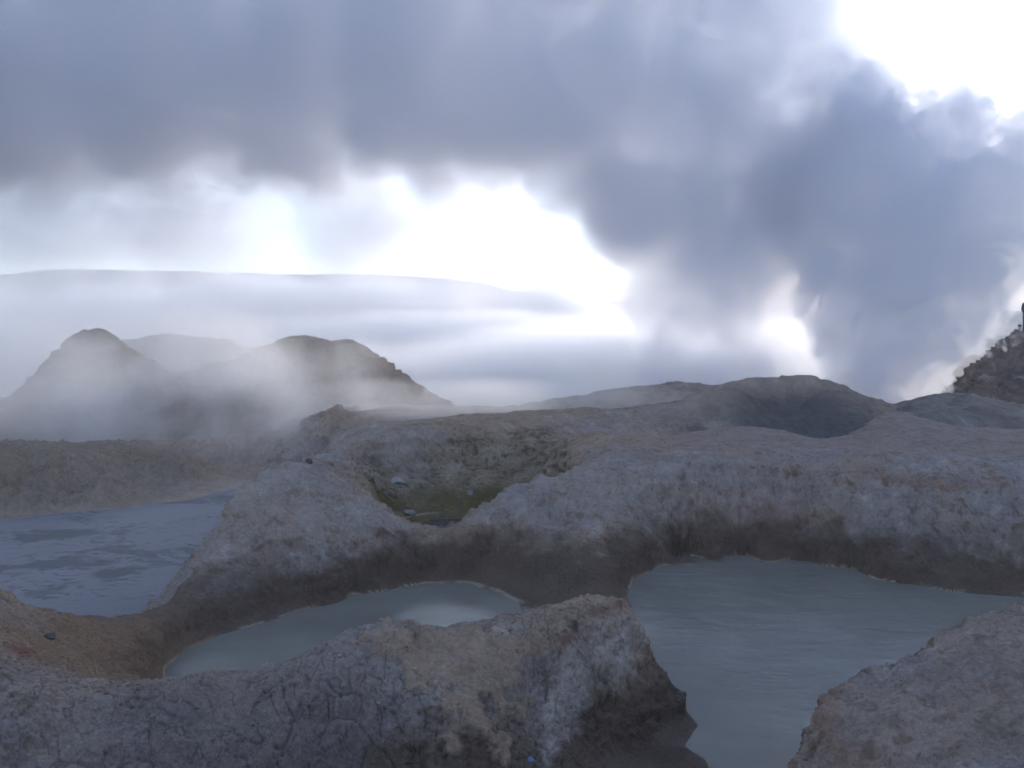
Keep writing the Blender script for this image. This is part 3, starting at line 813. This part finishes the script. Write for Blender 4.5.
def mist(name, label, spots, density, nscale, lo, hi, step, colour=(.985, .985, .99), aniso=.55, squash=1.0):
    m = bpy.data.materials.new(name); m.use_nodes = True
    T = NT(m); T.n.remove(T.n['Principled BSDF'])
    tc = T.new('ShaderNodeTexCoord')
    ob = tc.outputs['Object']
    g = T.new('ShaderNodeNewGeometry').outputs['Position']
    wv = T.noise(g, nscale * .7, 1, .5, 'Color')
    obw = T.vec('ADD', ob, T.scale(T.vec('SUBTRACT', wv, (.5, .5, .5)), .9))
    edge_ = T.rng(T.math('SUBTRACT', 1.0, T.vec('LENGTH', ob, out=1)), 0, .15)
    e = T.math('MULTIPLY', edge_, T.rng(T.math('SUBTRACT', 1.05, T.vec('LENGTH', obw, out=1)), 0, .7))
    n2 = T.noise(T.vec('MULTIPLY', g, (1, 1, squash)), nscale, 4, .58)
    f = T.math('MULTIPLY', e, T.rng(n2, lo, hi))
    f = T.math('MULTIPLY', f, density)
    pv = T.new('ShaderNodeVolumePrincipled')
    pv.inputs['Color'].default_value = (*colour, 1)
    pv.inputs['Anisotropy'].default_value = aniso
    T.l.new(f, pv.inputs['Density'])
    T.l.new(pv.outputs[0], T.n['Material Output'].inputs['Volume'])
    out = []
    for c, r in spots:
        bm = bmesh.new(); bmesh.ops.create_icosphere(bm, subdivisions=4, radius=1.0)
        o = bm_obj(name, bm, m); o.location = c; o.scale = r
        tag(o, label, None, label if len(spots) > 1 else None, 'stuff'); out.append(o)
    m.cycles.volume_step_rate = step
    return out

def ell(px, py, Y, rx, rz, ry):
    k = Y / FPX
    return (tuple(at(px, py, Y)), (rx * k, ry, rz * k))
# white bank behind the plateau
mist('steam', 'white bank of low steam lying behind the crater and the cone', [ell(520, 382, 36, 280, 62, 7), ell(700, 362, 40, 260, 66, 7), ell(430, 356, 55, 360, 52, 11)], .5, .24, -.15, .75, .7)
mist('steam', 'thin bluish steam drifting over the left mounds', [ell(20, 365, 43, 340, 75, 5), ell(300, 322, 75, 600, 58, 9), ell(520, 342, 68, 340, 30, 9)], .42, .2, .0, .75, .7)
mist('steam', 'low breath of steam creeping over the plateau behind the crater', [ell(480, 398, 21.5, 260, 26, 3), ell(250, 440, 19.5, 130, 45, 2)], .28, .5, .34, .66, .7)
mist('steam', 'thin torn wisps of steam rising in front of the left mounds', [ell(190, 392, 23, 310, 98, 3.5)], .5, .42, .32, .64, .7)
# veil under the cloud
mist('steam', 'pale veil of steam hanging below the cloud on the left', [ell(120, 210, 60, 470, 84, 12)], .42, .13, .36, .66, .7)

# far air
bm = bmesh.new(); bmesh.ops.create_cube(bm, size=1.0)
mh = bpy.data.materials.new('haze'); mh.use_nodes = True
Th = NT(mh); Th.n.remove(Th.n['Principled BSDF'])
pv = Th.new('ShaderNodeVolumePrincipled'); pv.inputs['Density'].default_value = .0018
pv.inputs['Color'].default_value = (.93, .94, .97, 1)
Th.l.new(pv.outputs[0], Th.n['Material Output'].inputs['Volume'])
hz = bm_obj('haze', bm, mh, smooth=False)
hz.scale = (7400, 7400, 70); hz.location = (0, 0, 25.0)
tag(hz, 'thin morning haze over the geyser field', None, None, 'stuff')
# ------------------------------------------------------------------ stones, litter, people
def flat_mat(name, c, rough=.9, var=.25):
    m, T, P = new_mat(name)
    n = T.noise(T.new('ShaderNodeTexCoord').outputs['Object'], 9, 4, .6)
    T.l.new(T.mixc(T.rng(n, .3, .7), tuple(x * (1 - var) for x in c), tuple(x * (1 + var) for x in c)), P.inputs['Base Color'])
    P.inputs['Roughness'].default_value = rough
    b = T.new('ShaderNodeBump'); b.inputs['Strength'].default_value = .5; b.inputs['Distance'].default_value = .02
    T.l.new(n, b.inputs['Height']); T.l.new(b.outputs[0], P.inputs['Normal'])
    return m
M_pale, M_grey, M_brown = flat_mat('pale_stone', (.33, .315, .29)), flat_mat('grey_stone', (.24, .225, .215)), flat_mat('dark_stone', (.10, .085, .075))

def rock_bm(seed, sub=3):
    bm = bmesh.new(); bmesh.ops.create_icosphere(bm, subdivisions=sub, radius=.5)
    r_ = random.Random(seed)
    cuts = [(Vector((r_.uniform(-1, 1), r_.uniform(-1, 1), r_.uniform(-1, 1))).normalized(), r_.uniform(.28, .42)) for _ in range(9)]
    for v in bm.verts:
        for n, h in cuts:                 # broken flat faces
            k = v.co.dot(n)
            if k > h: v.co -= n * (k - h) * .9
        v.co += v.co.normalized() * .07 * mnoise.noise(v.co * 3.1 + Vector((seed, 0, 0)))
    return bm

def rock(px, py, wpx, k, mat, label, seed, group=None):
    p = hit(px, py)
    o = bm_obj('rock', rock_bm(seed), mat, smooth=False)
    s_ = wpx * p[1] / FPX
    o.scale = (s_, s_ * .8, s_ * k); o.location = (p[0], p[1], p[2] + s_ * k * .22)
    o.rotation_euler = (0, 0, seed * 1.7)
    return tag(o, label, 'rock', group)

rock(397, 483, 17, .5, M_pale, 'pale angular rock lying on the back wall of the mossy crater', 1)
rock(409, 514, 13, .5, M_pale, 'small pale stone at the edge of the yellow green moss', 2)
rock(470, 494, 9, .7, M_grey, 'small grey stone on the mossy crater floor', 3)
rock(297, 461, 11, 1.0, M_grey, 'blocky grey stone on the tip of the rim mound', 4)
rock(309, 463, 10, .8, M_brown, 'dark stone just right of the tip of the rim mound', 5)
rock(322, 468, 8, .7, M_grey, 'small stone in the gap between rim mound and crater wall', 6)
rock(376, 650, 10, .6, M_brown, 'dark clod on the bank edge above the narrow pool', 7)
rock(404, 631, 12, .6, M_brown, 'brown clod on the crest of the foreground bank', 8)
rock(50, 638, 14, .6, M_brown, 'reddish dark lump on the left bank', 9)

# blue scrap dropped at the foot of the pale slope
p = hit(531, 762)
bm = bmesh.new()
bmesh.ops.create_grid(bm, x_segments=9, y_segments=7, size=.5)
for v in bm.verts:
    v.co.z = .25 * mnoise.noise(v.co * 3.3) + .12 * mnoise.noise(v.co * 8)
    v.co.x += .12 * mnoise.noise(v.co * 4 + Vector((3, 0, 0)))
res = bmesh.ops.solidify(bm, geom=bm.faces[:], thickness=.03)
o = bm_obj('litter_scrap', bm, flat_mat('blue_plastic', (.10, .24, .42), .4, .5))
o.scale = (.04, .03, .03); o.location = (p[0], p[1], p[2] + .02); o.rotation_euler = (.5, .1, .6)
tag(o, 'crumpled scrap of blue plastic litter at the lower edge of the foreground bank', 'litter')

# loose gravel over the banks and rims
vs, fs, base_ = [], [], 0
tmpl = []
for k in range(6):
    b_ = rock_bm(40 + k, 1); b_.verts.ensure_lookup_table()
    tmpl.append((np.array([v.co[:] for v in b_.verts]), np.array([[v.index for v in f.verts] for f in b_.faces]))); b_.free()
cand = np.where((V2[:, 1] > 3.4) & (V2[:, 1] < 17) & (np.abs(VT[:, 0]) < R(38)) & (hw > .12))[0]
wgt = np.clip(sstep(-.1, .5, n2[cand] + .3 * n3[cand]), .02, 1) * np.exp(2 * VT[cand, 1]) / V2[cand, 1] ** 1.6
pick = rng.choice(cand, 9000, replace=False, p=wgt / wgt.sum())
gc = []
for i_ in pick:
    tv, tf = tmpl[rng.integers(6)]
    s_ = .008 + .036 * rng.random() ** 4
    a_ = rng.random() * 6.28; ca, sa = math.cos(a_), math.sin(a_)
    q = tv * np.array([1, .8, .6]) * s_
    q = np.c_[q[:, 0] * ca - q[:, 1] * sa, q[:, 0] * sa + q[:, 1] * ca, q[:, 2]]
    vs.append(q + V2[i_] + [0, 0, s_ * .12]); fs.append(tf + base_); base_ += len(tv)
    gc.append(np.tile(np.r_[np.clip(col[i_] * (.75 + .6 * rng.random()), .03, .6), 1], (len(tv), 1)))
gv = mesh_obj('gravel', np.concatenate(vs), np.concatenate(fs), M_soil, np.concatenate(gc), smooth=False)
tag(gv, 'loose gravel and mud crumbs scattered over the banks and rims', None, None, 'stuff')

# visitor on the outcrop, cut by the edge of the photograph
def outcrop_z(p):
    hit_, loc, *_ = S.ray_cast(bpy.context.evaluated_depsgraph_get(), Vector((p[0], p[1], 30)), Vector((0, 0, -1)))
    return loc.z
def skin(name, nodes, edges, mat, parent=None):
    me = bpy.data.meshes.new(name)
    me.from_pydata([n[:3] for n in nodes], edges, [])
    o = bpy.data.objects.new(name, me); C.objects.link(o)
    sk = o.modifiers.new('skin', 'SKIN'); sk.use_smooth_shade = True
    for v_, n in zip(me.skin_vertices[0].data, nodes): v_.radius = n[3] if isinstance(n[3], tuple) else (n[3], n[3])
    me.skin_vertices[0].data[0].use_root = True
    ss = o.modifiers.new('smooth', 'SUBSURF'); ss.levels = ss.render_levels = 2
    m2 = bpy.data.meshes.new_from_object(o.evaluated_get(bpy.context.evaluated_depsgraph_get()))
    o.modifiers.clear(); o.data = m2; m2.name = name
    m2.materials.clear(); m2.materials.append(mat)
    if parent: o.parent = parent
    return o
M_jacket, M_trouser, M_skin, M_hat = flat_mat('dark_jacket', (.03, .032, .045), .8), flat_mat('dark_trousers', (.025, .025, .03), .8), flat_mat('skin', (.42, .28, .21), .6, .08), flat_mat('knit_hat', (.04, .035, .05), .9)
pp = at(1025, 330, 38.6); pp[2] = outcrop_z(pp)
nodes = [(0, 0, .95, (.15, .11)), (0, 0, 1.2, (.14, .10)), (0, 0, 1.42, (.17, .10)), (0, 0, 1.5, .06), (0, -.01, 1.57, .055), (0, -.02, 1.65, .085), (0, -.01, 1.74, .08),
         (-.09, 0, .85, .09), (-.11, -.02, .48, .065), (-.12, .02, .1, .045), (-.12, -.15, .04, .04),
         (.09, 0, .85, .09), (.11, -.02, .48, .065), (.12, .02, .1, .045), (.13, -.15, .04, .04),
         (-.2, 0, 1.42, .065), (-.27, .03, 1.16, .05), (-.28, -.08, .93, .038), (-.28, -.11, .84, .035),
         (.2, 0, 1.42, .065), (.27, .03, 1.16, .05), (.28, -.08, .93, .038), (.28, -.11, .84, .035)]
edges = [(0, 1), (1, 2), (2, 3), (3, 4), (4, 5), (5, 6), (0, 7), (7, 8), (8, 9), (9, 10), (0, 11), (11, 12), (12, 13), (13, 14), (2, 15), (15, 16), (16, 17), (17, 18), (2, 19), (19, 20), (20, 21), (21, 22)]
per = skin('person', nodes, edges, M_jacket)
for m_ in (M_trouser, M_skin): per.data.materials.append(m_)
for f in per.data.polygons:
    c_ = f.center
    f.material_index = 2 if (c_.z > 1.55 or (abs(c_.x) > .2 and c_.z < .92 and c_.z > .7)) else (1 if c_.z < .9 else 0)
bm = bmesh.new(); bmesh.ops.create_uvsphere(bm, u_segments=20, v_segments=12, radius=.118)
for v in bm.verts: v.co.z = max(v.co.z, -.02) * 1.15
hat = bm_obj('knit_hat', bm, M_hat, per); hat.location = (0, -.01, 1.72)
per.location = pp; per.rotation_euler = (0, 0, .5)
tag(per, 'person in dark jacket and trousers standing on the outcrop at the right edge', 'person')

# short post beside the visitor and a dark boulder on the brink
root = bpy.data.objects.new('marker_post', None); C.objects.link(root)
q = at(1019.5, 332, 37.9); q[2] = outcrop_z(q); root.location = q
tag(root, 'short pale marker post with a dark top on the outcrop edge', 'post')
bm = bmesh.new(); bmesh.ops.create_cone(bm, cap_ends=True, segments=12, radius1=.07, radius2=.05, depth=.5)
for v in bm.verts: v.co.z += .22
bm_obj('shaft', bm, M_pale, root)
bm = bmesh.new(); bmesh.ops.create_uvsphere(bm, u_segments=12, v_segments=8, radius=.085)
for v in bm.verts: v.co.z = v.co.z * .8 + .5
bm_obj('cap', bm, M_brown, root)
o = bm_obj('rock', rock_bm(31), M_brown, smooth=False)
q = at(1015, 335, 37.7); q[2] = outcrop_z(q); o.location = q; o.scale = (.35, .3, .3)
tag(o, 'dark boulder on the upper brink of the layered outcrop', 'rock')
